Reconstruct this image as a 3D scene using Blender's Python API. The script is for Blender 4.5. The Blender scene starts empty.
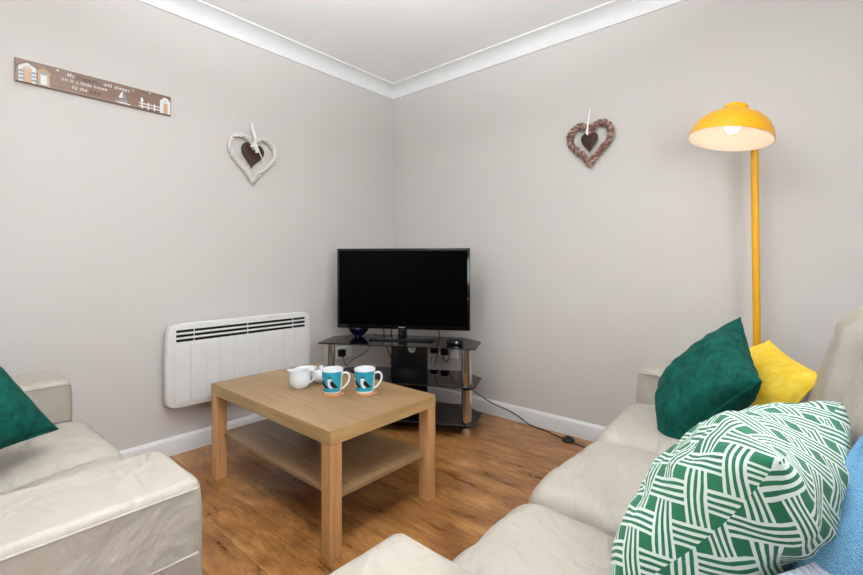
import bpy, bmesh, math, random
from mathutils import Vector, Matrix, noise
random.seed(7)
PI = math.pi
COL = bpy.context.scene.collection
SC = bpy.context.scene

# ---------------------------------------------------------------- materials
def lin(c):
    return tuple(((x/255)/12.92 if x/255 <= .04045 else ((x/255+.055)/1.055)**2.4) for x in c)
class NT:
    def __init__(s, name):
        m = bpy.data.materials.new(name); m.use_nodes = True
        s.m = m; s.t = m.node_tree; s.n = s.t.nodes; s.n.clear()
        s.out = s.new('ShaderNodeOutputMaterial'); s.b = s.new('ShaderNodeBsdfPrincipled')
        s.l(s.b.outputs[0], s.out.inputs[0])
    def new(s, k, **kw):
        n = s.n.new(k)
        for a, v in kw.items(): setattr(n, a, v)
        return n
    def l(s, a, b): s.t.links.new(a, b)
    def set(s, **kw):
        for k, v in kw.items():
            i = s.b.inputs[k.replace('_', ' ')]
            i.default_value = (*v, 1) if isinstance(v, tuple) and len(v) == 3 else v
    def coord(s, which='Object', scale=(1, 1, 1), rot=(0, 0, 0), loc=(0, 0, 0)):
        tc = s.new('ShaderNodeTexCoord'); mp = s.new('ShaderNodeMapping')
        mp.inputs['Scale'].default_value = scale; mp.inputs['Rotation'].default_value = rot; mp.inputs['Location'].default_value = loc
        s.l(tc.outputs[which], mp.inputs[0]); return mp.outputs[0]
    def noise(s, vec, scale, detail=4, rough=.5, dist=0):
        n = s.new('ShaderNodeTexNoise'); n.inputs['Scale'].default_value = scale
        n.inputs['Detail'].default_value = detail; n.inputs['Roughness'].default_value = rough; n.inputs['Distortion'].default_value = dist
        s.l(vec, n.inputs['Vector']); return n.outputs[0]
    def ramp(s, fac, stops):
        r = s.new('ShaderNodeValToRGB'); e = r.color_ramp.elements
        while len(e) < len(stops): e.new(.5)
        for i, (p, c) in enumerate(stops): e[i].position = p; e[i].color = (*c, 1)
        s.l(fac, r.inputs[0]); return r.outputs[0]
    def mix(s, fac, a, b, mode='MIX'):
        n = s.new('ShaderNodeMix', data_type='RGBA', blend_type=mode)
        for sock, v in ((n.inputs[0], fac), (n.inputs[6], a), (n.inputs[7], b)):
            if isinstance(v, bpy.types.NodeSocket): s.l(v, sock)
            elif isinstance(v, tuple): sock.default_value = (*v, 1)
            else: sock.default_value = v
        return n.outputs[2]
    def math(s, op, a, b=None, c=None):
        n = s.new('ShaderNodeMath', operation=op)
        for i, v in enumerate((a, b, c)):
            if v is None: continue
            if isinstance(v, bpy.types.NodeSocket): s.l(v, n.inputs[i])
            else: n.inputs[i].default_value = v
        return n.outputs[0]
    def bump(s, h, strength=.2, dist=.002):
        n = s.new('ShaderNodeBump'); n.inputs['Strength'].default_value = strength; n.inputs['Distance'].default_value = dist
        s.l(h, n.inputs['Height']); s.l(n.outputs[0], s.b.inputs['Normal'])

def plain(name, rgb, rough=.5, spec=.5, metal=0, bump=None, **kw):
    t = NT(name); t.set(Base_Color=lin(rgb), Roughness=rough, Metallic=metal)
    t.b.inputs['Specular IOR Level'].default_value = spec
    v = t.coord()
    n = t.noise(v, 14, 3)
    t.l(t.mix(n, lin(rgb), tuple(x*.93 for x in lin(rgb))), t.b.inputs['Base Color'])
    if bump: t.bump(t.noise(v, bump[0], 5), bump[1], bump[2])
    t.set(**kw); return t.m

def wallpaint(name, rgb):
    t = NT(name); v = t.coord()
    a = t.noise(v, 1.3, 3); c = lin(rgb)
    t.l(t.mix(a, c, tuple(x*.96 for x in c)), t.b.inputs['Base Color'])
    t.set(Roughness=.62); t.b.inputs['Specular IOR Level'].default_value = .3
    t.bump(t.noise(v, 220, 4), .12, .001); return t.m

def oak(name, axis, light, dark, scale=1.0):
    t = NT(name); sc = [38*scale]*3; sc[axis] = 1.6*scale
    v = t.coord(scale=tuple(sc)); v2 = t.coord(scale=tuple(x*.28 for x in sc), loc=(3, 1, 2))
    a = t.noise(v, 2.2, 6, .6, .5); b = t.noise(v2, 1.6, 4, .55, 1.2)
    f = t.math('ADD', t.math('MULTIPLY', a, .55), t.math('MULTIPLY', b, .45))
    t.l(t.ramp(f, [(.3, lin(dark)), (.68, lin(light))]), t.b.inputs['Base Color'])
    t.set(Roughness=.38); t.b.inputs['Specular IOR Level'].default_value = .45
    t.bump(a, .08, .001); return t.m

def floor_mat():
    t = NT('laminate_floor'); v = t.coord()
    br = t.new('ShaderNodeTexBrick'); br.offset = .37; br.offset_frequency = 2
    for k, val in (('Scale', 1), ('Mortar Size', .0012), ('Mortar Smooth', .4), ('Bias', 0), ('Brick Width', 1.15), ('Row Height', .125)):
        br.inputs[k].default_value = val
    br.inputs['Color1'].default_value = (0, 0, 0, 1); br.inputs['Color2'].default_value = (1, 1, 1, 1); br.inputs['Mortar'].default_value = (.5, .5, .5, 1)
    t.l(v, br.inputs['Vector'])
    # offset noise per plank
    sx = t.new('ShaderNodeSeparateXYZ'); t.l(v, sx.inputs[0])
    cmb = t.new('ShaderNodeCombineXYZ')
    bw = t.new('ShaderNodeRGBToBW'); t.l(br.outputs['Color'], bw.inputs[0])
    t.l(t.math('ADD', t.math('MULTIPLY', sx.outputs[0], 1.0), t.math('MULTIPLY', bw.outputs[0], 7.0)), cmb.inputs[0])
    t.l(t.math('MULTIPLY', sx.outputs[1], 5.0), cmb.inputs[1])
    t.l(t.math('MULTIPLY', bw.outputs[0], 3.0), cmb.inputs[2])
    g = t.noise(cmb.outputs[0], 3.4, 9, .72, .5)
    blot = t.noise(t.coord(scale=(3, 5, 1)), 1.7, 7, .68, .4)
    fine = t.noise(t.coord(scale=(6, 60, 1)), 6, 5, .7, .2)
    f = t.math('ADD', t.math('ADD', t.math('MULTIPLY', g, .5), t.math('MULTIPLY', blot, .32)), t.math('MULTIPLY', fine, .18))
    base = t.ramp(f, [(.36, lin((76, 45, 19))), (.45, lin((126, 82, 42))), (.535, lin((163, 114, 64))), (.64, lin((202, 156, 102)))])
    tone = t.mix(t.math('MULTIPLY', bw.outputs[0], .18), base, lin((130, 86, 50)))
    flecks = t.noise(t.coord(scale=(9, 22, 1)), 3.4, 3, .8, .6)
    fm = t.ramp(flecks, [(.27, (1, 1, 1)), (.36, (0, 0, 0))])
    fb = t.new('ShaderNodeRGBToBW'); t.l(fm, fb.inputs[0])
    c = t.mix(t.math('MULTIPLY', fb.outputs[0], .55), tone, lin((84, 52, 30)))
    c = t.mix(t.math('MULTIPLY', br.outputs['Fac'], .6), c, lin((60, 34, 16)))
    t.l(c, t.b.inputs['Base Color'])
    t.l(t.math('ADD', t.math('MULTIPLY', g, .2), .2), t.b.inputs['Roughness'])
    t.b.inputs['Specular IOR Level'].default_value = .5
    t.bump(t.math('SUBTRACT', g, t.math('MULTIPLY', br.outputs['Fac'], 1.0)), .12, .002); return t.m

def leather_mat():
    t = NT('cream_leather'); v = t.coord()
    n1 = t.noise(v, 3.2, 5, .55, .4); n2 = t.noise(v, 260, 3, .6)
    c = lin((173, 165, 154))
    t.l(t.mix(t.ramp(n1, [(.35, (0, 0, 0)), (.7, (1, 1, 1))]), c, lin((161, 153, 141))), t.b.inputs['Base Color'])
    t.set(Roughness=.46); t.b.inputs['Specular IOR Level'].default_value = .42
    wr = t.noise(t.coord(scale=(1, 1.6, 1)), 4.2, 4, .5, .8)
    t.bump(t.math('ADD', t.math('MULTIPLY', wr, 1.0), t.math('MULTIPLY', n2, .02)), .9, .03); return t.m

def velvet(name, rgb, hi, sheen=.6, amt=1.0):
    t = NT(name); v = t.coord()
    n = t.noise(v, 24, 7, .7, .5); n2 = t.noise(v, 150, 3, .7)
    f = t.math('ADD', t.math('MULTIPLY', n, .8), t.math('MULTIPLY', n2, .2))
    t.l(t.ramp(f, [(.36, lin(rgb)), (.68, lin(hi))]), t.b.inputs['Base Color'])
    t.set(Roughness=.8); t.b.inputs['Specular IOR Level'].default_value = .15
    t.b.inputs['Sheen Weight'].default_value = sheen; t.b.inputs['Sheen Roughness'].default_value = .4
    t.b.inputs['Sheen Tint'].default_value = (*lin(hi), 1)
    t.bump(f, .35, .004); return t.m

def weave_mat():
    t = NT('green_white_basket_weave'); P = .054; B = .60
    v = t.coord('UV', rot=(0, 0, PI/4), scale=(1/P, 1/P, 1))
    d = t.new('ShaderNodeVectorMath', operation='ADD'); nz = t.new('ShaderNodeTexNoise'); nz.inputs['Scale'].default_value = .7
    t.l(v, nz.inputs['Vector']); sc = t.new('ShaderNodeVectorMath', operation='SCALE'); sc.inputs['Scale'].default_value = .10
    t.l(nz.outputs['Color'], sc.inputs[0]); t.l(v, d.inputs[0]); t.l(sc.outputs[0], d.inputs[1])
    s = t.new('ShaderNodeSeparateXYZ'); t.l(d.outputs[0], s.inputs[0]); U, V = s.outputs[0], s.outputs[1]
    fu, fv = t.math('FRACT', U), t.math('FRACT', V)
    inU, inV = t.math('LESS_THAN', fu, B), t.math('LESS_THAN', fv, B)
    par = t.math('PINGPONG', t.math('ADD', t.math('FLOOR', U), t.math('FLOOR', V)), 1.0)
    su = t.math('LESS_THAN', t.math('FRACT', t.math('MULTIPLY', fu, 3.5/B)), .50)
    sv = t.math('LESS_THAN', t.math('FRACT', t.math('MULTIPLY', fv, 3.5/B)), .50)
    both = t.math('MULTIPLY', inU, inV)
    # vertical shows where inU and (not inV or parity), horizontal otherwise
    onlyU = t.math('SUBTRACT', inU, both); onlyV = t.math('SUBTRACT', inV, both)
    vv = t.math('ADD', onlyU, t.math('MULTIPLY', both, par))
    hh = t.math('ADD', onlyV, t.math('MULTIPLY', both, t.math('SUBTRACT', 1.0, par)))
    w = t.math('ADD', t.math('MULTIPLY', vv, su), t.math('MULTIPLY', hh, sv))
    g = t.noise(t.coord('UV', scale=(90, 260, 1)), 4, 3, .7)
    green = t.mix(g, lin((14, 84, 56)), lin((48, 124, 90)))
    white = t.mix(g, lin((232, 238, 232)), lin((205, 220, 212)))
    t.l(t.mix(w, green, white), t.b.inputs['Base Color'])
    t.set(Roughness=.9); t.b.inputs['Specular IOR Level'].default_value = .15; t.b.inputs['Sheen Weight'].default_value = .15
    t.bump(t.math('ADD', g, t.math('MULTIPLY', w, .8)), .35, .0015); return t.m

def knit_mat(name, a, b, sc=150):
    t = NT(name); v = t.coord('Object')
    w = t.new('ShaderNodeTexWave', wave_type='BANDS', bands_direction='DIAGONAL'); w.inputs['Scale'].default_value = sc*.5; w.inputs['Distortion'].default_value = 6
    t.l(v, w.inputs[0])
    ck = t.noise(v, sc*1.2, 3, .7)
    f = t.math('ADD', t.math('MULTIPLY', w.outputs['Fac'], .5), t.math('MULTIPLY', ck, .5))
    t.l(t.ramp(f, [(.3, lin(a)), (.7, lin(b))]), t.b.inputs['Base Color'])
    t.set(Roughness=.95); t.b.inputs['Specular IOR Level'].default_value = .1
    t.bump(f, .6, .003); return t.m

def emit(name, rgb, strength):
    t = NT(name); t.set(Base_Color=(1, 1, 1), Emission_Color=rgb, Emission_Strength=strength); return t.m
def glassy(name, rgb, rough=.02):
    t = NT(name); t.set(Base_Color=lin(rgb), Roughness=rough, Transmission_Weight=1.0, IOR=1.45); return t.m

M = dict(
    wall=wallpaint('taupe_wall_paint', (210, 205, 201)),
    ceil=wallpaint('white_ceiling_paint', (250, 251, 251)),
    white=plain('white_gloss_paint', (236, 236, 238), .35),
    cornice=plain('white_plaster', (238, 239, 240), .6, .3),
    floor=floor_mat(), leather=leather_mat(),
    seam=plain('seam_piping', (196, 184, 166), .6, .3),
    stitch=plain('stitch_thread', (150, 138, 122), .8, .1),
    oak_x=oak('oak_laminate_long', 0, (168, 137, 99), (128, 97, 64)),
    oak_y=oak('oak_laminate_cross', 1, (201, 168, 118), (160, 124, 78)),
    oak_e=oak('oak_edge_band', 0, (204, 174, 122), (152, 120, 76), .9),
    oak_z=oak('oak_leg', 2, (214, 166, 116), (176, 124, 78)),
    radiator=plain('radiator_enamel', (232, 231, 228), .4),
    dark=plain('black_plastic', (12, 12, 14), .45, .3),
    screen=plain('screen_black', (1, 1, 1), .35, .03),
    bezel=plain('glossy_black_bezel', (7, 7, 9), .12, .5),
    glass=plain('smoked_black_glass', (14, 13, 14), .03, .6),
    panel=plain('dark_navy_panel', (5, 11, 22), .25, .4),
    chrome=plain('polished_chrome', (215, 213, 210), .06, .5, 1),
    yellow=plain('yellow_lacquer', (236, 172, 14), .38, .5),
    shade_in=plain('shade_inner_white', (226, 214, 196), .5, .3),
    bulb=emit('bulb_glow', (1, .93, .85), 20),
    teal=velvet('teal_green_velvet', (0, 44, 40), (14, 92, 78), .30),
    ylw=velvet('yellow_velvet', (232, 186, 22), (250, 220, 96), .5),
    greyfab=velvet('grey_cotton', (176, 172, 176), (196, 192, 196), .1),
    weave=weave_mat(),
    knit=knit_mat('blue_knit', (44, 108, 150), (140, 184, 212), 320),
    pale=knit_mat('pale_lavender_knit', (176, 184, 204), (206, 212, 226), 110),
    china=plain('white_china', (238, 241, 244), .15, .5),
    mugblue=plain('mug_turquoise_glaze', (38, 158, 184), .18, .5),
    ink=plain('black_glaze', (10, 12, 18), .25, .4),
    cork=plain('cork', (190, 134, 92), .85, .2, 0, (260, .5, .002)),
    signwood=oak('sign_brown_wood', 1, (146, 114, 96), (106, 79, 64), .8),
    signpale=oak('sign_pale_wood', 2, (200, 168, 136), (176, 142, 112), 1),
    signwhite=plain('sign_white_paint', (238, 238, 236), .7, .2),
    signgrey=plain('sign_grey_paint', (150, 156, 164), .7, .2),
    signdark=plain('sign_dark_lettering', (96, 70, 60), .7, .2),
    wickerw=plain('whitewashed_wicker', (226, 220, 214), .8, .2, 0, (60, .5, .003)),
    wickerb=plain('brown_wicker', (128, 96, 84), .8, .2, 0, (90, .8, .003)),
    wickerl=plain('pale_bark_wicker', (172, 146, 134), .8, .2, 0, (90, .8, .003)),
    heartwood=plain('dark_brown_wood', (62, 42, 32), .6, .3),
    ribbon=plain('white_ribbon', (240, 238, 234), .7, .2),
    navy=plain('deep_blue_glossy', (8, 14, 44), .15, .5),
    led=emit('blue_indicator', (.05, .1, 1), 1.5),
    logo=plain('grey_mark', (150, 150, 155), .4),
    socket=plain('socket_white', (250, 250, 248), .35),
    pane=glassy('window_glass', (255, 255, 255)),
)

# ---------------------------------------------------------------- mesh helpers
def obj(name, bm, m, parent=None, smooth=True, angle=None):
    bmesh.ops.recalc_face_normals(bm, faces=bm.faces)
    me = bpy.data.meshes.new(name); bm.to_mesh(me); bm.free()
    mats = m if isinstance(m, (list, tuple)) else [m]
    for x in mats: me.materials.append(x)
    if smooth:
        for p in me.polygons: p.use_smooth = True
        try: me.set_sharp_from_angle(angle=math.radians(angle or 40))
        except Exception: pass
    o = bpy.data.objects.new(name, me); COL.objects.link(o)
    if parent: o.parent = parent
    return o
def tag(o, label, cat, group=None, kind=None):
    o['label'] = label; o['category'] = cat
    if group: o['group'] = group
    if kind: o['kind'] = kind
    return o
def thing(name, label, cat, loc=(0, 0, 0), rot=(0, 0, 0), group=None):
    o = bpy.data.objects.new(name, None); COL.objects.link(o); o.location = loc; o.rotation_euler = rot
    o.empty_display_size = .1
    return tag(o, label, cat, group)
def struct(name, bm, m, parent=None, **k):
    o = obj(name, bm, m, parent, **k)
    if not parent: o['kind'] = 'structure'
    return o
def box(bm, x0, x1, y0, y1, z0, z1, bev=0, seg=2, mi=0):
    t = bmesh.new()
    r = bmesh.ops.create_cube(t, size=1)
    for v in t.verts:
        v.co = Vector(((x0+x1)/2+v.co.x*(x1-x0), (y0+y1)/2+v.co.y*(y1-y0), (z0+z1)/2+v.co.z*(z1-z0)))
    if bev: bmesh.ops.bevel(t, geom=t.edges[:], offset=bev, segments=seg, profile=.5, affect='EDGES')
    merge(bm, t, mi); return bm
def merge(bm, t, mi=0, mat=None):
    mp = {}
    for v in t.verts: mp[v] = bm.verts.new(mat @ v.co if mat else v.co)
    for f in t.faces:
        try: nf = bm.faces.new([mp[v] for v in f.verts]); nf.material_index = mi
        except ValueError: pass
    t.free()
def B(*a, **k): return box(bmesh.new(), *a, **k)
def tube(bm, pts, r, n=8, closed=False, mi=0):
    pts = [Vector(p) for p in pts]; rings = []; N = len(pts)
    up = Vector((0, 0, 1)); prev = None
    for i, p in enumerate(pts):
        a = pts[(i-1) % N] if (closed or i > 0) else p; b = pts[(i+1) % N] if (closed or i < N-1) else p
        d = (b-a).normalized()
        if prev is None:
            s = d.cross(up)
            if s.length < .05: s = d.cross(Vector((1, 0, 0)))
        else: s = prev - d*prev.dot(d)
        s.normalize(); prev = s; q = d.cross(s)
        rr = r(i/(N-1)) if callable(r) else r
        rings.append([bm.verts.new(p+(s*math.cos(2*PI*k/n)+q*math.sin(2*PI*k/n))*rr) for k in range(n)])
    for i in range(N if closed else N-1):
        A, C = rings[i], rings[(i+1) % N]
        for k in range(n):
            f = bm.faces.new((A[k], A[(k+1) % n], C[(k+1) % n], C[k])); f.material_index = mi
    if not closed:
        for g in (rings[0], rings[-1]):
            try: bm.faces.new(g).material_index = mi
            except ValueError: pass
    return bm
def lathe(bm, prof, n=40, c=(0, 0, 0), mi=0):
    rings = []
    for r, z in prof:
        if r < 1e-6: rings.append([bm.verts.new((c[0], c[1], c[2]+z))])
        else: rings.append([bm.verts.new((c[0]+r*math.cos(2*PI*k/n), c[1]+r*math.sin(2*PI*k/n), c[2]+z)) for k in range(n)])
    for A, C in zip(rings, rings[1:]):
        if len(A) == 1 and len(C) == 1: continue
        for k in range(n):
            k2 = (k+1) % n
            vs = ([A[0], C[k2], C[k]] if len(A) == 1 else [A[k], A[k2], C[0]] if len(C) == 1 else [A[k], A[k2], C[k2], C[k]])
            bm.faces.new(vs).material_index = mi
    return bm
def prism(bm, poly, h0, h1, axis='z', bev=0, mi=0, seg=2):
    """poly: 2-D outline; extruded h0..h1 along axis (x: poly is y,z; y: poly is x,z; z: x,y)"""
    def P(a, b, h): return {'x': (h, a, b), 'y': (a, h, b), 'z': (a, b, h)}[axis]
    t = bmesh.new()
    lo = [t.verts.new(P(a, b, h0)) for a, b in poly]; hi = [t.verts.new(P(a, b, h1)) for a, b in poly]
    t.faces.new(lo); t.faces.new(hi[::-1]); n = len(poly)
    for i in range(n): t.faces.new((lo[i], hi[i], hi[(i+1) % n], lo[(i+1) % n]))
    bmesh.ops.recalc_face_normals(t, faces=t.faces)
    if bev:
        es = [e for e in t.edges if abs(getattr(e.verts[0].co, axis)-getattr(e.verts[1].co, axis)) < 1e-7]
        bmesh.ops.bevel(t, geom=es, offset=bev, segments=seg, profile=.5, affect='EDGES')
    merge(bm, t, mi); return bm
def soft(bm, c, s, r=.05, n=22, crown=0, f=None, freq=4, amp=0, seed=0):
    """rounded box: centre c, size s, corner radius r, extra outward crown on top, noise wrinkles, f = extra shaping"""
    t = bmesh.new(); bmesh.ops.create_cube(t, size=2)
    bmesh.ops.subdivide_edges(t, edges=t.edges[:], cuts=n, use_grid_fill=True)
    h = Vector(s)/2; rr = Vector([min(r, x) for x in h])
    for v in t.verts:
        u = v.co.copy()
        # bias subdivisions to the edges
        u = Vector([math.sin(q*PI/2)*.5+q*.5 for q in u])
        p = Vector([u[i]*h[i] for i in range(3)])
        inner = Vector([max(-h[i]+rr[i], min(h[i]-rr[i], p[i])) for i in range(3)])
        d = p-inner
        if d.length > 1e-9:
            m = max(abs(d[i])/rr[i] for i in range(3))
            e = Vector([d[i]/rr[i] for i in range(3)]); e = e.normalized()*m
            p = inner+Vector([e[i]*rr[i] for i in range(3)])
        if crown:
            k = max(0, 1-(p.x/h.x)**2)*max(0, 1-(p.y/h.y)**2)
            p.z += crown*k**.6*(1 if p.z > 0 else .1)
        q = p+Vector(c)
        if amp:
            sd = Vector((seed*3.1, seed*1.7, seed))
            nrm = Vector([p[i]/h[i] for i in range(3)]).normalized()
            w = noise.noise(q*freq+sd)+.5*noise.noise(q*freq*2.3+sd)
            q = q+nrm*w*amp
        if f: q = f(q, p, h)
        v.co = q
    merge(bm, t); return bm

# ---------------------------------------------------------------- setting
XR, YB, ZC = 3.55, -6.0, 2.385
def wall_holes(axis, pos, thick, a0, a1, holes, m, name):
    bm = bmesh.new(); p0, p1 = min(pos, pos+thick), max(pos, pos+thick)
    def bb(u0, u1, z0, z1):
        if axis == 'x': box(bm, p0, p1, u0, u1, z0, z1)
        else: box(bm, u0, u1, p0, p1, z0, z1)
    u = a0
    for (h0, h1, z0, z1) in holes:
        bb(u, h0, 0, ZC); bb(h0, h1, 0, z0); bb(h0, h1, z1, ZC); u = h1
    bb(u, a1, 0, ZC)
    return struct(name, bm, m, smooth=False)
wall_holes('x', 0, -.12, YB, .12, [], M['wall'], 'wall_left')
wall_holes('y', 0, .12, 0, XR, [], M['wall'], 'wall_right')
WS = (-2.9, -1.4, .9, 2.05); WB = (.7, 2.7, .9, 2.1)
wall_holes('x', XR, .12, YB, .12, [WS], M['wall'], 'wall_side')
wall_holes('y', YB, -.12, -.12, XR+.12, [WB], M['wall'], 'wall_back')
struct('floor', B(-.12, XR+.12, YB-.12, .12, -.1, 0), M['floor'], smooth=False)
struct('ceiling', B(-.12, XR+.12, YB-.12, .12, ZC, ZC+.1), M['ceil'], smooth=False)
# windows (both behind the camera; they let the daylight in)
for i, (ax, w) in enumerate((('x', WS), ('y', WB))):
    a0, a1, z0, z1 = w; bm = bmesh.new(); g = bmesh.new()
    def bb(b, u0, u1, q0, q1, d0, d1):
        if ax == 'x': box(b, XR+d0, XR+d1, u0, u1, q0, q1)
        else: box(b, u0, u1, YB-d1, YB-d0, q0, q1)
    t = .055
    bb(bm, a0, a0+t, z0, z1, .03, .1); bb(bm, a1-t, a1, z0, z1, .03, .1)
    bb(bm, a0+t, a1-t, z0, z0+t, .03, .1); bb(bm, a0+t, a1-t, z1-t, z1, .03, .1)
    mid = (a0+a1)/2; bb(bm, mid-.03, mid+.03, z0+t, z1-t, .03, .1)
    wo = struct('window_%d' % (i+1), bm, M['white'], smooth=False)
    bb(g, a0+t, a1-t, z0+t, z1-t, .06, .066); obj('window_pane', g, M['pane'], wo, smooth=False)

def strip(name, prof, side):
    """profile (distance from wall, z) swept along a wall with a mitre in the room corner"""
    bm = bmesh.new(); A = []; Bv = []
    for d, z in prof:
        if side == 'left': A.append(bm.verts.new((d, YB+.001, z))); Bv.append(bm.verts.new((d, -d, z)))
        elif side == 'right': A.append(bm.verts.new((d, -d, z))); Bv.append(bm.verts.new((XR-d, -d, z)))
        elif side == 'side': A.append(bm.verts.new((XR-d, -d, z))); Bv.append(bm.verts.new((XR-d, YB+.001, z)))
        else: A.append(bm.verts.new((.1, YB+d, z))); Bv.append(bm.verts.new((XR-.1, YB+d, z)))
    n = len(prof)
    for i in range(n): bm.faces.new((A[i], A[(i+1) % n], Bv[(i+1) % n], Bv[i]))
    bm.faces.new(A); bm.faces.new(Bv[::-1])
    return bm
BP = [(0, 0), (.018, 0), (.018, .078), (.015, .086), (.009, .091), (.004, .094), (0, .094)]
cz = ZC
CP = [(0, cz), (.100, cz), (.100, cz-.008), (.094, cz-.009)]
for k in range(9):
    a = k/8*PI/2
    CP.append((.094-.082*math.sin(a), cz-.009-.062*(1-math.cos(a))))
CP += [(.010, cz-.076), (.010, cz-.080), (0, cz-.080)]
for s in ('left', 'right', 'side', 'back'):
    struct('baseboard_'+s, strip('b', BP, s), M['white'], angle=30)
for i, s in enumerate(('left', 'right', 'side', 'back')):
    struct('trim_%d' % (i+1), strip('c', CP, s), M['cornice'], angle=30)

# ---------------------------------------------------------------- coffee table
TX0, TX1, TY0, TY1, TZ = .405, 1.318, -1.588, -1.04, .44
ct = thing('coffee_table', 'light oak rectangular coffee table with lower shelf, standing before the television', 'table', (TX0, TY0, 0))
W, D = TX1-TX0, TY1-TY0
b = B(0, W, 0, D, TZ-.050, TZ, bev=.0015, seg=1)
o = obj('tabletop', b, [M['oak_x'], M['oak_e'], M['oak_y']], ct, angle=30)
for p in o.data.polygons:
    if abs(p.normal.y) > .9: p.material_index = 1
    elif abs(p.normal.x) > .9: p.material_index = 2
for x in (.001, W-.051):
    for y in (.001, D-.051): obj('leg', B(x, x+.05, y, y+.05, 0, TZ-.0505, bev=.0015, seg=1), M['oak_z'], ct, angle=30)
o = obj('shelf', B(.0515, W-.0515, .040, D-.040, .190, .205, bev=.001, seg=1), M['oak_x'], ct, angle=30)
bm = bmesh.new(); bm.from_mesh(o.data)
box(bm, .018, .0515, .0525, D-.0525, .190, .205); box(bm, W-.0515, W-.018, .0525, D-.0525, .190, .205)
bm.to_mesh(o.data); bm.free()

# ---------------------------------------------------------------- crockery
def mug(loc, rz, label):
    t = thing('mug', label, 'mug', loc, (0, 0, rz), 'mugs on cork coasters')
    H = .101; rb, rt = .036, .0455
    R = lambda z: rb+(rt-rb)*(z/H)**.8
    pr = [(0, .003), (.024, .003), (.026, 0), (rb-.002, 0), (rb, .003)]+[(R(H*k/14), H*k/14) for k in range(1, 15)]
    pr += [(rt-.001, H+.0015), (rt-.0035, H)]+[(R(H*k/10)-.004, max(.006, H*k/10)) for k in range(9, 0, -1)]+[(0, .006)]
    obj('cup', lathe(bmesh.new(), pr, 48), M['china'], t)
    # coloured band, open only where the handle sits
    bm = bmesh.new(); n = 44; z0, z1 = .010, .0945
    g = []
    for j in range(9):
        z = z0+(z1-z0)*j/8
        g.append([bm.verts.new(((R(z)+.0006)*math.cos(a), (R(z)+.0006)*math.sin(a), z)) for a in [math.radians(26+308*k/n) for k in range(n+1)]])
    for j in range(8):
        for k in range(n): bm.faces.new((g[j][k], g[j][k+1], g[j+1][k+1], g[j+1][k]))
    obj('colour_band', bm, M['mugblue'], t)
    hp = [(R(.080)-.003, 0, .080), (.054, 0, .084), (.064, 0, .082), (.0705, 0, .074), (.072, 0, .062), (.068, 0, .047), (.060, 0, .034), (.049, 0, .022), (R(.014)-.002, 0, .014)]
    obj('handle', tube(bmesh.new(), smoothpts(hp, 3), .0045, 10), M['china'], t)
    def decal(name, poly, a0, mt, off):
        bm = bmesh.new(); vs = []
        poly = [(x*1.65, .050+(z-.040)*1.42) for x, z in poly]
        for (x, z) in poly:
            r = R(z)+off; a = a0+x/r
            vs.append(bm.verts.new((r*math.cos(a), r*math.sin(a), z)))
        c = Vector((0, 0, 0))
        cx = sum(p[0] for p in poly)/len(poly); czz = sum(p[1] for p in poly)/len(poly)
        r = R(czz)+off+.0004; a = a0+cx/r; cv = bm.verts.new((r*math.cos(a), r*math.sin(a), czz))
        for i in range(len(vs)): bm.faces.new((cv, vs[i], vs[(i+1) % len(vs)]))
        obj(name, bm, mt, t)
    # seabird standing side-on, facing away from the handle, and another further round
    for k, a0 in enumerate((-math.radians(88), -math.radians(148))):
        body = [(-.010, .050), (-.006, .055), (-.001, .053), (.002, .046), (.008, .036), (.006, .026), (.000, .022), (-.006, .027), (-.009, .036)]
        wing = [(-.003, .044), (.003, .046), (.009, .038), (.019, .024), (.012, .024), (.004, .026), (-.002, .033)]
        cap = [(-.011, .0525), (-.008, .0565), (-.003, .0575), (.001, .054), (-.002, .0525), (-.006, .0535)]
        decal('bird_body', body, a0, M['china'], .0012); decal('bird_wing', wing, a0, M['ink'], .0020); decal('bird_cap', cap, a0, M['ink'], .0020)
    return t
def smoothpts(p, k=4):
    p = [Vector(q) for q in p]; out = []
    for i in range(len(p)-1):
        a, b_, c, d = p[max(i-1, 0)], p[i], p[i+1], p[min(i+2, len(p)-1)]
        for j in range(k):
            t = j/k
            out.append(.5*((2*b_)+(c-a)*t+(2*a-5*b_+4*c-d)*t*t+(3*b_-a-3*c+d)*t**3))
    out.append(p[-1]); return out
def coaster(x, y, label):
    o = obj('coaster', lathe(bmesh.new(), [(0, 0), (.047, 0), (.049, .001), (.049, .0055), (.047, .0065), (0, .0065)], 40), M['cork'])
    o.location = (x, y, TZ+.0005); tag(o, label, 'coaster', 'round cork coasters')
VA = math.radians(40.6)      # view yaw, used for the direction the handles point in
m1, m2 = (.976, -1.322), (1.075, -1.226)
coaster(m1[0]+.004, m1[1]+.002, 'round cork coaster under the mug nearer the white milk jug')
coaster(m2[0]+.004, m2[1]+.002, 'round cork coaster under the mug nearer the table corner by the television')
mug((*m1, TZ+.0075), VA+.05, 'turquoise and white bird mug beside the white milk jug, left of the two mugs')
mug((*m2, TZ+.0075), VA+.05, 'turquoise and white bird mug farther from the milk jug, right of the two mugs')
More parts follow.
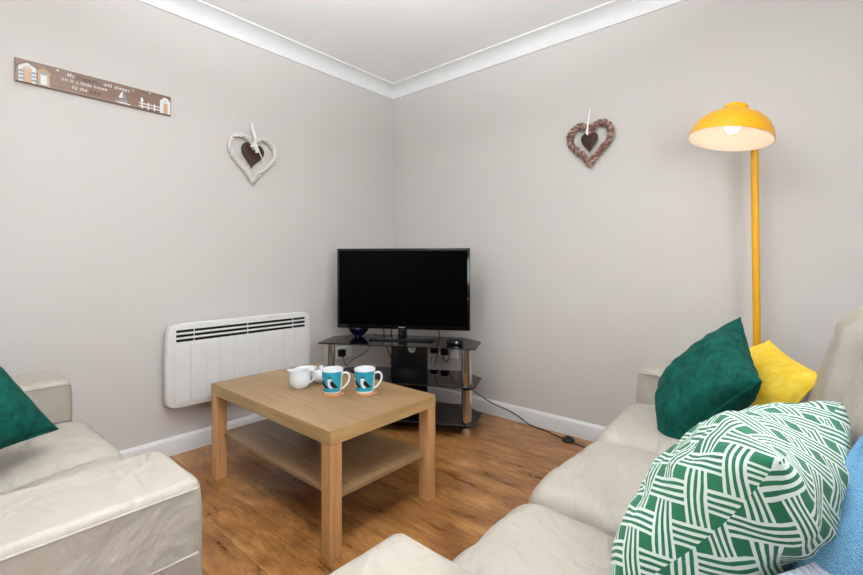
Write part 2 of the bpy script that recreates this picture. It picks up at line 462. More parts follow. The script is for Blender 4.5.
def jug(loc, rz):
    t = thing('milk_jug', 'small white china milk jug with spout, in front of the white bowl', 'jug', loc, (0, 0, rz))
    pr = [(0, .003), (.026, .003), (.028, 0), (.032, .001), (.041, .012), (.0455, .027), (.045, .044), (.0415, .060), (.040, .070), (.041, .078)]
    pin = [(.0385, .078), (.0375, .070), (.039, .060), (.0425, .044), (.043, .027), (.038, .013), (.02, .006), (0, .006)]
    bm = lathe(bmesh.new(), pr+pin, 48)
    for v in bm.verts:      # pull a pointed spout out of the rim on the -x side
        a = math.atan2(v.co.y, -v.co.x)
        if v.co.z > .04:
            k = math.exp(-(a/.36)**2)*((v.co.z-.04)/.038)**1.5
            v.co.x -= k*.022; v.co.z += k*.004
    obj('body', bm, M['china'], t)
    hp = [(.038, 0, .070), (.052, 0, .078), (.064, 0, .072), (.0695, 0, .058), (.066, 0, .042), (.056, 0, .030), (.042, 0, .022)]
    obj('handle', tube(bmesh.new(), smoothpts(hp, 4), .0048, 10), M['china'], t)
jug((.781, -1.356, TZ), VA)
o = obj('bowl', lathe(bmesh.new(), [(0, .002), (.022, .002), (.024, 0), (.027, 0), (.033, .010), (.044, .030), (.049, .054), (.0525, .057), (.052, .059), (.047, .056), (.042, .032), (.03, .012), (0, .008)], 44), M['china'])
o.location = (.694, -1.268, TZ); tag(o, 'plain white china bowl with a rolled rim standing behind the milk jug', 'bowl')
t = thing('sugar_bowl', 'small round white lidded sugar bowl with knob between jug and mug', 'sugar bowl', (.782, -1.242, TZ))
obj('body', lathe(bmesh.new(), [(0, .002), (.024, .002), (.025, 0), (.029, .001), (.039, .012), (.043, .026), (.041, .040), (.035, .048), (.033, .048), (.038, .038), (.04, .026), (.03, .006), (0, .005)], 40), M['china'], t)
l = obj('lid', lathe(bmesh.new(), [(.0345, .0485), (.033, .052), (.024, .058), (.010, .061), (.006, .0615), (0, .0615)], 40), M['china'], t)
obj('knob', lathe(bmesh.new(), [(.005, .0605), (.0055, .065), (.0095, .070), (.009, .076), (.004, .079), (0, .0795)], 24), M['china'], l)

# ---------------------------------------------------------------- panel heater on the left wall
ra = thing('panel_heater', 'wide white electric panel heater with three vent slots, mounted low on wall', 'heater', (0, -1.250, .474))
HW, HH = .415, .217
out = []
for k in range(48):
    a = 2*PI*k/48; c_, s_ = math.cos(a), math.sin(a); e = .13
    y = HW*math.copysign(abs(c_)**e, c_); z = HH*math.copysign(abs(s_)**(e*1.1), s_)
    y *= 1+.018*(1-(z/HH+.25)**2)
    out.append((y, z))
obj('casing', prism(bmesh.new(), out, .040, .086, 'x', bev=.008, seg=4), M['radiator'], ra, angle=50)
for y in (-.3, .25): obj('wall_bracket', B(.001, .0395, y, y+.05, -.12, .12), M['white'], ra, smooth=False)
g = bmesh.new(); gx = -.385; n = 10; pw = .77/n
for i in range(n): box(g, .0858, .0888, gx+i*pw+.0014, gx+(i+1)*pw-.0014, -.190, .108, bev=.0005, seg=1)
obj('front_panel', g, M['radiator'], ra, smooth=False)
g = bmesh.new()
for k, z in enumerate((.130, .154, .178)): box(g, .0858, .0866, -.376, .376, z-.0065, z+.0065)
vs = obj('vent_slots', g, M['dark'], ra, smooth=False)
g = bmesh.new()
for y in (-.29, 0, .29): box(g, .0866, .0878, y-.002, y+.002, .121, .187)
for z in (.142, .166): box(g, .0858, .090, -.378, .378, z-.0045, z+.0045, bev=.001, seg=1)
obj('louvre', g, M['radiator'], ra, smooth=False)

# ---------------------------------------------------------------- television stand
SO = Vector((.6711, -.655, 0)); SA = math.radians(28.5)
ts = thing('television_stand', 'three-shelf black glass corner television stand with chrome posts', 'tv stand', SO, (0, 0, SA))
hexa = lambda s: [(-.483, 0), (.483, 0), (.492, .235), (.36, .375), (-.36, .375), (-.492, .235)]
for z in (.076, .294, .515): obj('glass_shelf', prism(bmesh.new(), hexa(0), z-.008, z, 'z', bev=.0015, seg=1), M['glass'], ts, angle=30)
for x in (-.425, .425):
    pr = [(0, .0), (.028, .0), (.030, .004), (.030, .0675), (0, .0675)]
    p = obj('post', lathe(bmesh.new(), pr, 32, (x, .048, 0)), M['chrome'], ts)
    obj('post', lathe(bmesh.new(), [(0, .0765), (.030, .0765), (.030, .2855), (0, .2855)], 32, (x, .048, 0)), M['chrome'], ts)
    obj('post', lathe(bmesh.new(), [(0, .2945), (.030, .2945), (.030, .5065), (0, .5065)], 32, (x, .048, 0)), M['chrome'], ts)
    for z in (.076, .294): obj('collar', lathe(bmesh.new(), [(.0302, z-.022), (.032, z-.022), (.032, z-.0085), (.0302, z-.0085)], 32, (x, .048, 0)), M['dark'], ts)
bp = B(-.125, .125, .345, .362, .012, .5065, bev=.003)
obj('back_panel', bp, M['panel'], ts)
obj('cable_hole', prism(bmesh.new(), [(.02+.026*math.cos(2*PI*k/24), .432+.026*math.sin(2*PI*k/24)) for k in range(24)], .3440, .3449, 'y'), M['socket'], ts)
for x in (-.3, .3): obj('rear_post', lathe(bmesh.new(), [(0, 0), (.012, 0), (.012, .0675), (0, .0675)], 20, (x, .31, 0)), M['chrome'], ts)

# ---------------------------------------------------------------- television
TC = Vector((.562, -.478, .5155)); TA = math.radians(31)
tv = thing('television', 'flat black television on glass stand in the room corner', 'television', TC, (0, 0, TA))
TW, T0, T1 = .434, .064, .580
obj('casing', B(-TW, TW, .004, .040, T0, T1, bev=.004), M['bezel'], tv)
obj('screen', B(-TW+.016, TW-.016, .0028, .0041, T0+.026, T1-.016), M['screen'], tv, smooth=False)
obj('rear_housing', B(-.26, .26, .0405, .075, T0+.03, T0+.3, bev=.01), M['dark'], tv)
obj('neck', B(-.028, .028, .018, .040, .0105, T0+.004, bev=.003), M['bezel'], tv)
obj('foot_plate', prism(bmesh.new(), [(-.20, -.055), (.20, -.055), (.215, 0), (.20, .085), (-.20, .085), (-.215, 0)], 0, .010, 'z', bev=.002), M['bezel'], tv, angle=30)
obj('maker_mark', B(-.022, .022, .0030, .0039, T0+.010, T0+.015), M['logo'], tv, smooth=False)

# dark round object left of the foot plate, and small devices
def stand_pt(x, y, z): return SO+Matrix.Rotation(SA, 3, 'Z') @ Vector((x, y, z))
p = stand_pt(-.325, .27, .5155)
bo = thing('smart_speaker', 'dark blue rounded speaker with tiny blue light under television screen corner', 'speaker', p, (0, 0, SA))
obj('body', lathe(bmesh.new(), [(0, 0), (.016, 0), (.022, .003), (.045, .020), (.062, .040), (.068, .056), (.066, .060), (0, .061)], 40), M['navy'], bo)
obj('indicator_light', lathe(bmesh.new(), [(0, 0), (.0035, .001), (.0035, .004), (0, .005)], 12, (.004, -.0235, .004)), M['led'], bo)
p = stand_pt(.345, .115, .5155)
de = thing('set_top_receiver', 'small black device with glossy round lens on right end of glass stand', 'device', p, (0, 0, SA-.2))
obj('body', B(-.045, .045, -.03, .03, .001, .026, bev=.006), M['dark'], de)
obj('lens', prism(bmesh.new(), [(.022+.011*math.cos(2*PI*k/20), .014+.010*math.sin(2*PI*k/20)) for k in range(20)], -.034, -.029, 'y', bev=.001), M['chrome'], de)

def socket(name, wall, a, z, w, label, n):
    t = thing(name, label, 'socket', (0, 0, 0))
    def bb(b_, u0, u1, q0, q1, d0, d1, **k):
        if wall == 'left': return box(b_, d0, d1, u0, u1, q0, q1, **k)
        return box(b_, u0, u1, -d1, -d0, q0, q1, **k)
    obj('face_plate', bb(bmesh.new(), a-w/2, a+w/2, z-.043, z+.043, .0005, .010, bev=.002), M['socket'], t)
    return t
socket('wall_socket', 'right', .580, .369, .147, 'white double wall socket behind right side of glass stand', 2)
socket('wall_socket', 'right', .447, .369, .086, 'white single wall socket behind glass stand, next to the double one on right wall', 1)
socket('wall_socket', 'left', -.50, .369, .147, 'white double wall socket on left wall behind glass stand', 2)
def plug(pos, axis, label, cable):
    t = thing('plug', label, 'plug', pos)
    bm = bmesh.new()
    if axis == 'y': box(bm, -.024, .024, -.038, -.0, -.026, .024, bev=.006)
    else: box(bm, .0, .038, -.024, .024, -.026, .024, bev=.006)
    obj('plug_body', bm, M['dark'], t)
    obj('lead', tube(bmesh.new(), smoothpts([Vector(c)-Vector(pos) for c in cable], 5), .003, 8), M['dark'], t)
yw = -.0105
plug((.450, yw, .369), 'y', 'black plug in the right wall single socket, nearer the room corner', [(.450, -.045, .350), (.452, -.05, .325), (.465, -.07, .31), (.48, -.10, .2985)])
plug((.552, yw, .369), 'y', 'black plug in the right wall double socket, farther from the room corner', [(.552, -.045, .350), (.555, -.05, .325), (.585, -.06, .305), (.612, -.07, .315), (.615, -.05, .37), (.640, -.05, .40)])
plug((.0105, -.535, .369), 'x', 'black plug in the left wall socket behind glass stand', [(.045, -.535, .350), (.06, -.54, .325), (.09, -.56, .31), (.14, -.57, .298)])
def cable(name, pts, r, label):
    o = obj(name, tube(bmesh.new(), smoothpts(pts, 6), r, 8), M['dark']); return tag(o, label, 'cable')
S = lambda x, y, z: tuple(stand_pt(x, y, z))
cable('cable', [S(-.10, .30, .60), S(-.13, .385, .57), S(-.14, .40, .50), S(-.12, .40, .42), S(-.10, .40, .36), S(-.09, .39, .31)], .0035, 'black cable hanging behind the glass stand, next to its navy back panel')
cable('cable', [S(-.17, .30, .60), S(-.19, .385, .56), S(-.19, .40, .50), S(-.17, .40, .42), S(-.14, .40, .35), S(-.14, .39, .31)], .0035, 'black cable hanging behind the glass stand, between the other cable and the thin wavy lead')
cable('cable', [S(-.25, .33, .53), S(-.25, .385, .51), S(-.27, .39, .45), S(-.33, .385, .38), S(-.40, .37, .34), S(-.43, .35, .31)], .0025, 'thin black lead curving down behind the left end of glass stand')
cable('cable', [S(.19, .30, .60), S(.19, .385, .57), S(.20, .395, .50), S(.19, .39, .42), S(.17, .385, .34), S(.16, .38, .31)], .003, 'black cable hanging behind the stand between navy panel and right wall socket')

# ---------------------------------------------------------------- cord with foot switch
cs = thing('lamp_cord', 'thin black cord with round foot switch running along right baseboard', 'cord', (1.50, -.098, 0))
cp = [(.975, -.40, .282), (1.022, -.356, .256), (1.014, -.207, .166), (.997, -.076, .0965), (1.069, -.030, .064), (1.147, -.027, .040), (1.223, -.027, .006), (1.33, -.045, .0035), (1.42, -.075, .0035), (1.50, -.098, .006), (1.57, -.12, .0035), (1.70, -.16, .0035), (1.95, -.20, .0035), (2.19, -.17, .0035)]
obj('lead', tube(bmesh.new(), [q-Vector((1.50, -.098, 0)) for q in smoothpts(cp, 6)], .0032, 8), M['dark'], cs)
obj('foot_switch', lathe(bmesh.new(), [(0, .0005), (.034, .0005), (.036, .006), (.032, .016), (.024, .021), (.012, .023), (.011, .028), (0, .029)], 32), M['dark'], cs)

# ---------------------------------------------------------------- floor lamp
LP = Vector((2.362, -.12, 0)); SH = Vector((2.283, -.315, 1.508))
lp = thing('floor_lamp', 'tall yellow metal floor lamp with dome shade, lit, behind the right sofa', 'lamp', LP)
obj('base', lathe(bmesh.new(), [(0, 0), (.096, 0), (.098, .004), (.096, .012), (.03, .018), (.014, .03), (0, .03)], 40, (0, 0, 0)), M['yellow'], lp)
obj('pole', tube(bmesh.new(), [(.004, 0, .028), (-.004, 0, .8), (-.012, 0, 1.560), (-.0135, -.004, 1.580), (-.018, -.02, 1.590), (-.028, -.06, 1.592)], .0145, 20), M['yellow'], lp)
sh = obj('lamp_shade', lathe(bmesh.new(), [(.180, 0), (.182, .003), (.178, .022), (.166, .052), (.146, .083), (.116, .107), (.080, .119), (.056, .1225), (.0545, .128), (.052, .150), (.048, .158), (.040, .162), (.012, .163), (0, .163)]+[(0, .155), (.040, .154), (.046, .128), (.05, .118), (.078, .1145), (.113, .103), (.142, .08), (.161, .051), (.1735, .022), (.1765, .0025), (.178, 0), (.180, 0)], 64), [M['yellow'], M['shade_in']], lp, angle=35)
sh.location = SH-LP; sh.rotation_euler = (math.radians(-7), math.radians(9), 0); sh.scale = (.835, .835, .90)
for p_ in sh.data.polygons:
    c = p_.center; r = math.hypot(c.x, c.y)
    nx = (p_.normal.x*c.x+p_.normal.y*c.y)
    if nx < -1e-5 or (p_.normal.z < -.3): p_.material_index = 1
obj('bulb_holder', lathe(bmesh.new(), [(0, .100), (.022, .100), (.024, .125), (.024, .153), (0, .153)], 24), M['shade_in'], sh)
obj('bulb', lathe(bmesh.new(), [(0, .032), (.012, .034), (.024, .042), (.031, .056), (.031, .068), (.024, .084), (.016, .0955), (0, .0995)], 32), M['bulb'], sh)

# ---------------------------------------------------------------- sofas
def arm_shape(q, p, h):      # padded front, slightly sunken top
    if p.y < 0: q.y -= .018*(1-(p.x/h.x)**4)*max(0, 1-(p.z/h.z)**6)*(-p.y/h.y)**4
    return q
def sofa(name, label, loc, rz, Wd, n, arms, Dp=.90, AZ=.605, sy=.325, sz=.412, crown=.03, backs=(0, 0, 0)):
    a0, a1 = arms      # arm widths at local x=0 and x=W
    t = thing(name, label, 'sofa', loc, (0, 0, rz))
    for i, (x0, x1) in enumerate(((0, a0), (Wd-a1, Wd))):
        cx = (x0+x1)/2; w = x1-x0
        bm = soft(bmesh.new(), (cx, Dp/2, AZ/2+.035), (w, Dp, AZ-.07), r=.018, n=30, amp=.005, freq=5, seed=i+rz, f=arm_shape)
        ar = obj('arm', bm, M['leather'], t, angle=80)
        # raised piping round the front face and along the top edges
        e = .012; zt = AZ-.012; pip = bmesh.new()
        fr = [(x0+e, .006, .06), (x0+e, .004, .3), (x0+e, .004, zt-.03), (x0+.022, .004, zt-.006), (x0+.04, .005, zt), (x1-.04, .005, zt), (x1-.022, .004, zt-.006), (x1-e, .004, zt-.03), (x1-e, .004, .3), (x1-e, .006, .06)]
        tube(pip, smoothpts(fr, 4), .0038, 8)
        for x in (x0+.008, x1-.008):
            tube(pip, [(x+math.copysign(.002, cx-x), y, zt-.0015+.004*noise.noise(Vector((x*9, y*5, i)))) for y in [.03+k*(Dp-.08)/16 for k in range(17)]], .0032, 6)
        obj('arm_piping', pip, M['leather'], ar)
        st = bmesh.new()
        for x in (x0-.0015, x1+.0015):
            for zz in (AZ-.014, .475):
                if x > x0 and x < x1 and zz < .5: continue
                tube(st, [(x+.005*0, y, zz) for y in (.006, Dp-.05)], .0022, 6)
        obj('stitch_line', st, M['leather'], ar)
    obj('base_frame', soft(bmesh.new(), (Wd/2, Dp/2, .19), (Wd-a0-a1+.01, Dp-.05, .26), r=.02, n=14, amp=.004), M['leather'], t, angle=80)
    iw = Wd-a0-a1; cw = iw/n
    for k in range(n):
        cx = a0+cw*(k+.5)
        def shp(q, p, h):
            fy = (p.y+h.y)/(2*h.y)          # 0 = front edge
            top = p.z > 0
            if top: q.z -= .020*max(0, 1-fy/.16)**2
            if top: q.z -= .012*abs(p.x/h.x)**6
            q.z -= .055*fy if top else 0
            if top:
                e_ = max(abs(p.x/h.x), 1-fy)
                rg = 1-abs(noise.noise(Vector((q.x*7, q.y*15, k*3+rz))))*5
                q.z -= .006*max(0, rg)*(.35+.65*e_**3)
            return q
        bm = soft(bmesh.new(), (cx, sy, sz), (cw-.004, .68, .15), r=.055, n=34, crown=crown, amp=.009, freq=5.5, seed=k*2.3+rz*3, f=shp)
        sc_ = obj('seat_cushion', bm, M['leather'], t, angle=80)
    obj('back_frame', soft(bmesh.new(), (Wd/2, Dp-.10, .43), (Wd-.06, .2, .74), r=.06, n=20, amp=.006), M['leather'], t, angle=80)
    for k in range(n):
        cx = a0+cw*(k+.5)
        def shp2(q, p, h):
            # cushion leans back and its top rolls over
            zf = (p.z+h.z)/(2*h.z)
            q.y += .10*zf-.03
            q.x += (.02*(p.x/h.x))*math.sin(zf*PI)
            bulge = (1-(p.x/h.x)**2)*math.sin(min(1, zf)*PI)
            if p.y < 0: q.y -= .03*bulge
            q += Vector((0, 0, .03*(1-(p.x/h.x)**2)*(zf > .8)))
            f_ = noise.noise(Vector((q.x*16+q.z*3, q.z*3.5, k*5)))
            q.y += .016*f_*(1 if p.y < 0 else .3)
            return q
        bm = soft(bmesh.new(), (cx, .60+backs[k], .672), (cw-.002, .23, .44), r=.11, n=34, amp=.010, freq=6, seed=k+11+rz, f=shp2)
        obj('back_cushion', bm, M['leather'], t, angle=80)
    for x in (.06, Wd-.06):
        for y in (.08, Dp-.08): obj('foot', lathe(bmesh.new(), [(0, 0), (.02, 0), (.026, .07), (0, .07)], 16, (x, y, 0)), M['dark'], t)
    return t
sofa('sofa', 'long cream leather three-cushion sofa along the right, with velvet and patterned cushions', (2.040, -.475, 0), math.radians(-89.1), 1.805, 3, (.265, .265), AZ=.609, sy=.312, sz=.430, crown=.016, backs=(.022, .04, .11), Dp=.98)
sofa('sofa', 'cream leather two-seat sofa at left with one green cushion, near panel heater', (1.683, -2.145, 0), PI, 1.285, 2, (.215, .23), AZ=.607, sy=.285, sz=.408, crown=.022)

# ---------------------------------------------------------------- cushions
def pillow(name, label, size, thick, ctr, X, Yv, mats, seed, two=False, wr=.010, sag=0, piping=True, pinch=.12, warp=None):
    """cushion with pinched corners; X and Yv are its edge directions; +normal is the front face"""
    X = Vector(X).normalized(); Z = X.cross(Vector(Yv)).normalized(); Yv = Z.cross(X)
    t = thing(name, label, 'cushion', ctr)
    N = 44; s = size/2
    def pt(u, v, side):
        # edge curve pulled in between the corners
        x = u*s*(1-pinch*(1-v*v)*abs(u)**3); y = v*s*(1-pinch*(1-u*u)*abs(v)**3)
        k = max(0, (1-u*u)*(1-v*v))
        z = side*thick/2*k**.45
        p = Vector((x, y, 0))
        w = noise.noise(Vector((x*14+seed, y*14, side*2)))+.6*noise.noise(Vector((x*30, y*30+seed, side)))
        ed = (1-k)**2
        # radiating creases next to the seam
        cr = math.sin((x*3+y*5)*14+seed)*math.sin((y*3-x*2)*16)
        z += side*(w*wr*(k**.3)+cr*.004*ed*(k**.25))
        z += sag*(x*x+y*y)/(s*s)*.05+.012*noise.noise(Vector((x*6, y*6, seed)))
        if warp: x, y, z = warp(u, v, x, y, z, side, k)
        return (X*x+Yv*y+Z*z)
    def make(sides):
        bm = bmesh.new(); uv = bm.loops.layers.uv.new('UVMap'); rim = {}
        for side in sides:
            g = {}
            for i in range(N+1):
                for j in range(N+1):
                    u = math.sin((i/N*2-1)*PI/2)*.6+(i/N*2-1)*.4; v = math.sin((j/N*2-1)*PI/2)*.6+(j/N*2-1)*.4
                    edge = i in (0, N) or j in (0, N)
                    if edge and (i, j) in rim: g[i, j] = rim[i, j]; continue
                    vt = bm.verts.new(pt(u, v, side))
                    g[i, j] = vt
                    if edge: rim[i, j] = vt
            H = N//2; au = {}; av = {}
            for b_ in range(N+1):
                au[H, b_] = 0; av[b_, H] = 0
                for a in range(H, N):
                    au[a+1, b_] = au[a, b_]+(g[a+1, b_].co-g[a, b_].co).length; av[b_, a+1] = av[b_, a]+(g[b_, a+1].co-g[b_, a].co).length
                for a in range(H, 0, -1):
                    au[a-1, b_] = au[a, b_]-(g[a-1, b_].co-g[a, b_].co).length; av[b_, a-1] = av[b_, a]-(g[b_, a-1].co-g[b_, a].co).length
            for i in range(N):
                for j in range(N):
                    q = [(i, j), (i+1, j), (i+1, j+1), (i, j+1)]
                    if side < 0: q = q[::-1]
                    f = bm.faces.new([g[a] for a in q])
                    for lp_, (a, b_) in zip(f.loops, q):
                        lp_[uv].uv = (au[a, b_]+(.5 if side < 0 else 0), av[a, b_])
        return bm
    if two:
        obj('front_cover', make((1,)), mats[0], t, angle=180); obj('back_cover', make((-1,)), mats[1], t, angle=180)
    else: obj('cover', make((1, -1)), mats[0], t, angle=180)
    if piping:
        e = [(-1+2*k/30, -1) for k in range(30)]+[(1, -1+2*k/30) for k in range(30)]+[(1-2*k/30, 1) for k in range(30)]+[(-1, 1-2*k/30) for k in range(30)]
        obj('seam', tube(bmesh.new(), [pt(u, v, 1) for u, v in e], .0036, 6, closed=True), mats[0], t)
    return t
pillow('throw_cushion', 'dark teal green velvet cushion on right sofa, in front of the yellow cushion', .362, .18, (2.287, -.930, .632), (0.660, -0.118, 0.745), (-0.210, 0.922, 0.347), [M['teal']], 1.3)
pillow('throw_cushion', 'bright yellow velvet cushion with pale grey back on right sofa', .41, .15, (2.366, -.73, .552), (.614, .16, .775), (-.391, .92, .033), [M['ylw'], M['greyfab']], 4.1, two=True, pinch=.05)
pillow('throw_cushion', 'green and white basket-weave patterned cushion on right sofa, nearest the camera', .38, .22, (2.438, -1.632, .615), (.552, -.078, .83), (.174, .984, -.024), [M['weave']], 7.7, wr=.016, piping=False)
pillow('throw_cushion', 'dark teal green velvet cushion resting on the left two-seat sofa', .46, .17, (.985, -2.515, .702), (.59, -.80, -.10), (-.395, -.54, .74), [M['teal']], 2.6)
pillow('throw_cushion', 'green and white patterned cushion on left two-seat sofa, mostly cut off by picture edge', .38, .14, (1.405, -2.66, .69), (.45, -.88, -.1), (-.1, -.6, .8), [M['weave']], 5.6, piping=False)

# throws at the right edge
def throw(name, label, path, width, m, seed, thick=.014):
    P = smoothpts(path, 8); bm = bmesh.new(); uv = bm.loops.layers.uv.new('UVMap'); n = 22; rows = []
    for i, p in enumerate(P):
        d = (P[min(i+1, len(P)-1)]-P[max(i-1, 0)]).normalized(); s = Vector((.9, .3, -.25)); s = (s-d*s.dot(d)).normalized(); nn = s.cross(d)
        if nn.z < 0 and abs(nn.z) > .2: nn = -nn
        if nn.x > 0 and abs(nn.z) <= .2: nn = -nn
        top = []; bot = []
        for j in range(n+1):
            w = (j/n-.5)*width
            h = .016*math.sin(j/n*9+i*.12+seed)+.012*noise.noise(Vector((j*.3, i*.12, seed)))-.9*w*w
            top.append(bm.verts.new(p+s*w+nn*(h+thick))); bot.append(bm.verts.new(p+s*w+nn*h))
        rows.append(top+bot[::-1])
    K = len(rows[0])
    for i in range(len(rows)-1):
        for k in range(K):
            k2 = (k+1) % K
            f = bm.faces.new((rows[i][k], rows[i][k2], rows[i+1][k2], rows[i+1][k]))
            for lp_, (a, b_) in zip(f.loops, ((i, k), (i, k+1), (i+1, k+1), (i+1, k))): lp_[uv].uv = (a*.02, b_*width/n)
    bm.faces.new(rows[0]); bm.faces.new(rows[-1])
    return tag(obj(name, bm, m, angle=180), label, 'throw')
throw('knitted_throw', 'blue knitted throw bunched on right sofa beside the patterned cushion', [(2.78, -1.36, .74), (2.73, -1.42, .735), (2.69, -1.51, .72), (2.655, -1.60, .69), (2.63, -1.68, .645), (2.60, -1.74, .60), (2.58, -1.77, .55)], .17, M['knit'], 1, thick=.022)
throw('folded_blanket', 'pale lavender blanket folded below the blue throw at bottom right', [(2.70, -1.60, .62), (2.65, -1.68, .60), (2.60, -1.76, .575), (2.52, -1.84, .545)], .16, M['pale'], 4, thick=.03)

# ---------------------------------------------------------------- wooden sign
SX = .002
sg = thing('wooden_sign', 'long narrow brown wooden sign with beach huts and white lettering', 'sign', (SX, -1.922, 1.815))
SW, SHh = .2965, .049
obj('board', B(0, .012, -SW, SW, -SHh, SHh, bev=.0012, seg=1), M['signwood'], sg, angle=30)
def sp(name, poly, x0, x1, m): return obj(name, prism(bmesh.new(), poly, x0, x1, 'x'), m, sg, smooth=False)
def rect(a, b_, c, d): return [(a, c), (b_, c), (b_, d), (a, d)]
F0 = .0122
# large striped hut, left
hb = bmesh.new(); prism(hb, [(-.287, -.046), (-.229, -.046), (-.229, .020), (-.258, .038), (-.287, .020)], F0, .0150, 'x')
obj('hut_wall', hb, M['signwhite'], sg, smooth=False)
hb = bmesh.new()
for z in (-.034, -.018, -.002): box(hb, .0151, .0156, -.2865, -.2295, z-.004, z+.004)
box(hb, .0151, .0156, -.268, -.248, .018, .021)
obj('hut_stripe', hb, M['signgrey'], sg, smooth=False)
sp('hut_door', rect(-.271, -.245, -.046, .014), .0157, .0172, M['signpale'])
hb = bmesh.new(); prism(hb, [(-.292, .016), (-.258, .038), (-.224, .016), (-.224, .022), (-.258, .045), (-.292, .022)], .0151, .0185, 'x')
obj('hut_roof', hb, M['signwood'], sg, smooth=False)
# small brown hut
hb = bmesh.new(); prism(hb, [(-.224, -.046), (-.186, -.046), (-.186, .010), (-.205, .026), (-.224, .010)], F0, .0150, 'x'); prism(hb, [(-.228, .006), (-.205, .025), (-.180, .004), (-.180, .010), (-.205, .031), (-.228, .012)], .0151, .0175, 'x')
obj('small_hut', hb, M['signpale'], sg, smooth=False)
sp('small_hut_door', rect(-.216, -.194, -.042, .000), .0152, .0165, M['signwhite'])
sp('small_hut_window', [(-.205+.008*math.cos(2*PI*k/14), .008+.007*math.sin(2*PI*k/14)) for k in range(14)], .0152, .0160, M['signgrey'])
# right hut and fence
sp('hut_wall', [(.245, -.046), (.292, -.046), (.292, .016), (.282, .029), (.269, .037), (.256, .029), (.245, .016)], F0, .0160, M['signwhite'])
sp('hut_door', rect(.260, .279, -.046, .006), .0161, .0172, M['signpale'])
sp('hut_window', [(.269+.005*math.cos(2*PI*k/4), .018+.005*math.sin(2*PI*k/4)) for k in range(4)], .0161, .0166, M['signgrey'])
hb = bmesh.new()
for y in (.166, .193, .220): box(hb, F0, .0150, y-.0025, y+.0025, -.044, -.010)
for z in (-.020, -.034): box(hb, .0151, .0162, .152, .245, z-.0025, z+.0025)
obj('fence', hb, M['signwhite'], sg, smooth=False)
sp('gull', [(.160, -.010), (.170, -.010), (.173, -.003), (.169, .002), (.166, .010), (.160, .007), (.162, .000), (.158, -.004)], F0, .0140, M['signwhite'])
# sailing boat
sp('boat_hull', [(0.067, -0.0216), (0.107, -0.024), (0.0983, -0.036), (0.0757, -0.0348)], F0, .0140, M['signgrey'])
sp('boat_sail', [(0.0833, 0.0192), (0.0833, -0.0168), (0.067, -0.0168)], F0, .0138, M['signwhite'])
sp('boat_sail', [(0.087, 0.0144), (0.1008, -0.018), (0.087, -0.018)], F0, .0138, M['signgrey'])
sp('waves', [(0.057, -0.0336), (0.0745, -0.0384), (0.092, -0.036), (0.117, -0.0396), (0.1145, -0.0432), (0.092, -0.0408), (0.0745, -0.0432), (0.057, -0.0372)], F0, .0134, M['signwhite'])
sp('star', [(.125, .033+.002), (.128, .030), (.131, .035), (.128, .038)], F0, .0132, M['signwhite'])
sp('star', [(-.165, .037), (-.158, .033), (-.152, .038), (-.158, .042)], F0, .0132, M['signwhite'])
sp('star', [(.196, .040), (.200, .037), (.205, .041), (.200, .043)], F0, .0132, M['signwhite'])
def text(s, y, z, size, m, par, name='lettering', ext=.0006, xoff=F0):
    cu = bpy.data.curves.new(name, 'FONT'); cu.body = s; cu.size = size; cu.extrude = ext; cu.resolution_u = 3; cu.space_character = 1.12; cu.offset = .0002
    tmp = bpy.data.objects.new(name, cu); COL.objects.link(tmp)
    dg = bpy.context.evaluated_depsgraph_get(); dg.update()
    me = bpy.data.meshes.new_from_object(tmp.evaluated_get(dg)); bpy.data.objects.remove(tmp)
    me.transform(Matrix(((0, 0, 1, xoff+ext), (1, 0, 0, y), (0, 1, 0, z), (0, 0, 0, 1))))
    me.materials.clear(); me.materials.append(m)
    o = bpy.data.objects.new(name, me); COL.objects.link(o); o.parent = par; return o
text('My', -.126, .022, .021, M['signwhite'], sg)
text('Heart', -.092, .018, .030, M['signdark'], sg)
text('will always', .008, .020, .0215, M['signwhite'], sg)
text('be in a little house', -.145, -.001, .0195, M['signwhite'], sg)
text('by the', -.108, -.027, .0195, M['signwhite'], sg)
text('sea', -.045, -.030, .030, M['signdark'], sg)

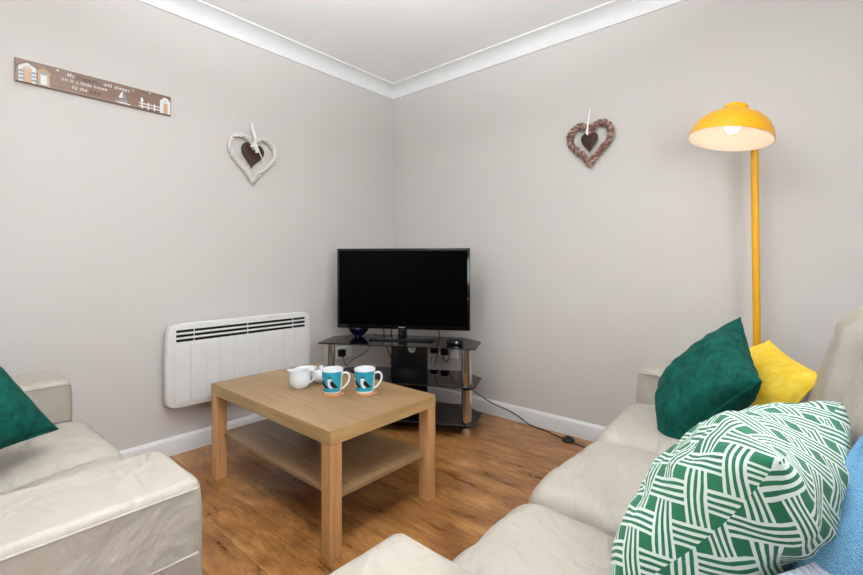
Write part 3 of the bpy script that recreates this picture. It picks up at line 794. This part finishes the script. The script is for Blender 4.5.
# ---------------------------------------------------------------- wicker hearts
def heart_curve(n, w, h):
    out = []
    for k in range(n):
        t = 2*PI*k/n
        x = 16*math.sin(t)**3; y = 13*math.cos(t)-5*math.cos(2*t)-2*math.cos(3*t)-math.cos(4*t)
        out.append((x/16*w/2, (y+2.5)/14.5*h/2))
    return out
def wicker_heart(label, loc, rz, w, h, mats, rad, drop, ribpts, pend, nstr, pm, tails):
    t = thing('wicker_heart', label, 'heart decoration', loc, (0, 0, rz))
    # built in local x (along wall), z up, -y out of the wall
    n = 150; hc = heart_curve(n, w-2*rad, h-2*rad)
    cen = [Vector((x, -rad-.004, z)) for x, z in hc]
    for q in range(nstr):
        pts = []; ph = 2*PI*q/nstr; tw = 11+(q % 3)*2
        for k in range(n):
            d = (cen[(k+1) % n]-cen[k-1]).normalized(); s = Vector((0, 1, 0)); u = d.cross(s)
            a = ph+tw*2*PI*k/n
            rr = rad*.62*(1+.7*noise.noise(cen[k]*45+Vector((q*7, 0, 0))))
            pts.append(cen[k]+(s*math.cos(a)+u*math.sin(a))*rr)
        obj('wicker_strand', tube(bmesh.new(), pts, (lambda f: rad*(.40+.14*math.sin(f*190+q*2))), 6, closed=True), mats[q % len(mats)], t)
    pw, ph_, px, pz, prz = pend
    po = heart_curve(48, pw, ph_); ca, sa = math.cos(prz), math.sin(prz)
    po = [(px+x*ca-z*sa, pz+x*sa+z*ca) for x, z in po]
    obj('heart_pendant', prism(bmesh.new(), po, -rad-.008, -rad-.001, 'y', bev=.001, seg=1), pm, t, angle=50)
    rb = bmesh.new()
    for k, (pts, wd) in enumerate(ribpts):
        P = smoothpts(pts, 6); prev = None
        for i, p in enumerate(P):
            d = (P[min(i+1, len(P)-1)]-P[max(i-1, 0)]).normalized(); s = d.cross(Vector((0, 1, 0))).normalized()*wd/2
            o2 = Vector((0, .0012, 0))
            r4 = [rb.verts.new(p+s), rb.verts.new(p-s), rb.verts.new(p-s+o2), rb.verts.new(p+s+o2)]
            if prev:
                for e in range(4): rb.faces.new((prev[e], prev[(e+1) % 4], r4[(e+1) % 4], r4[e]))
            else: rb.faces.new(r4)
            prev = r4
        rb.faces.new(prev[::-1])
    obj('ribbon', rb, M['ribbon'], t)
    obj('nail', tube(bmesh.new(), [(ribpts[0][0][0][0], 0, ribpts[0][0][0][2]), (ribpts[0][0][0][0], -.020, ribpts[0][0][0][2]+.002)], .0022, 8), M['chrome'], t)
    return t
yo = -.042
wicker_heart('whitewashed wicker heart with dark wooden heart and white ribbon on left wall', (0, -1.182, 1.614), PI/2, .305, .292, [M['wickerw']], .013, 0,
    [([(-.004, -.010, .228), (-.004, -.02, .19), (0, yo, .13), (0, yo, .10)], .016), ([(0, yo, .10), (-.02, yo-.004, .075), (-.028, yo, .078)], .011), ([(0, yo, .10), (.016, yo-.004, .06), (.022, yo, .045)], .014),
     ([(0, yo, .10), (.0, yo-.004, .075), (.008, yo-.002, .04)], .012), ([(.006, yo, .085), (.03, yo-.002, .04), (.062, yo+.006, -.012)], .006)],
    (.140, .150, -.004, .022, -.10), 6, M['heartwood'], None)
yo = -.046
wicker_heart('rough brown wicker heart with small dark wooden heart on right wall', (1.595, 0, 1.668), 0, .268, .262, [M['wickerb'], M['wickerl'], M['wickerb']], .0175, 0,
    [([(-.004, -.012, .212), (-.004, -.03, .15), (-.005, yo, .09), (-.006, yo, .052)], .010), ([(-.006, yo, .085), (-.012, yo-.003, .07), (-.004, yo-.002, .05)], .008)],
    (.094, .112, -.004, .010, 0), 8, M['heartwood'], None)

# ---------------------------------------------------------------- camera
cam = bpy.data.cameras.new('camera'); co = bpy.data.objects.new('camera', cam); COL.objects.link(co)
co.location = (2.534, -2.4865, 1.005); co.rotation_euler = (PI/2, 0, math.radians(40.6))
cam.sensor_width = 36; cam.lens = 441.7/863*36; cam.shift_y = -25/863; cam.clip_start = .02
SC.camera = co

# ---------------------------------------------------------------- light
w = bpy.data.worlds.new('sky'); SC.world = w; w.use_nodes = True
nt = w.node_tree; bg = nt.nodes['Background']; sky = nt.nodes.new('ShaderNodeTexSky'); sky.sky_type = 'HOSEK_WILKIE'; sky.sun_direction = (.3, -.5, .6)
nt.links.new(sky.outputs[0], bg.inputs[0]); bg.inputs[1].default_value = .8
def area(name, loc, rot, sx, sy, power, col):
    l = bpy.data.lights.new(name, 'AREA'); l.shape = 'RECTANGLE'; l.size = sx; l.size_y = sy; l.energy = power; l.color = col
    o = bpy.data.objects.new(name, l); COL.objects.link(o); o.location = loc; o.rotation_euler = rot
    return o
area('daylight_back_window', (1.7, YB+.06, 1.5), (PI/2, 0, 0), 1.9, 1.15, 34, (.93, .97, 1))        # faces +Y
area('daylight_side_window', (XR-.04, -2.15, 1.48), (PI/2, 0, PI/2), 1.4, 1.05, 35, (.93, .97, 1))   # faces -X
up = Vector((-.25, .30, .92))
fl = area('added_ceiling_bounce_fill', (2.05, -2.30, 1.72), up.to_track_quat('-Z', 'Y').to_euler(), .45, .45, 70, (.93, .97, 1))  # added fill aimed upward, brightens the ceiling like a bounced flash
fl.data.spread = math.radians(125)

SC.view_settings.view_transform = 'Standard'; SC.view_settings.look = 'None'
SC.view_settings.exposure = -.06; SC.view_settings.gamma = 1
try: SC.view_settings.use_curve_mapping = False
except Exception: pass
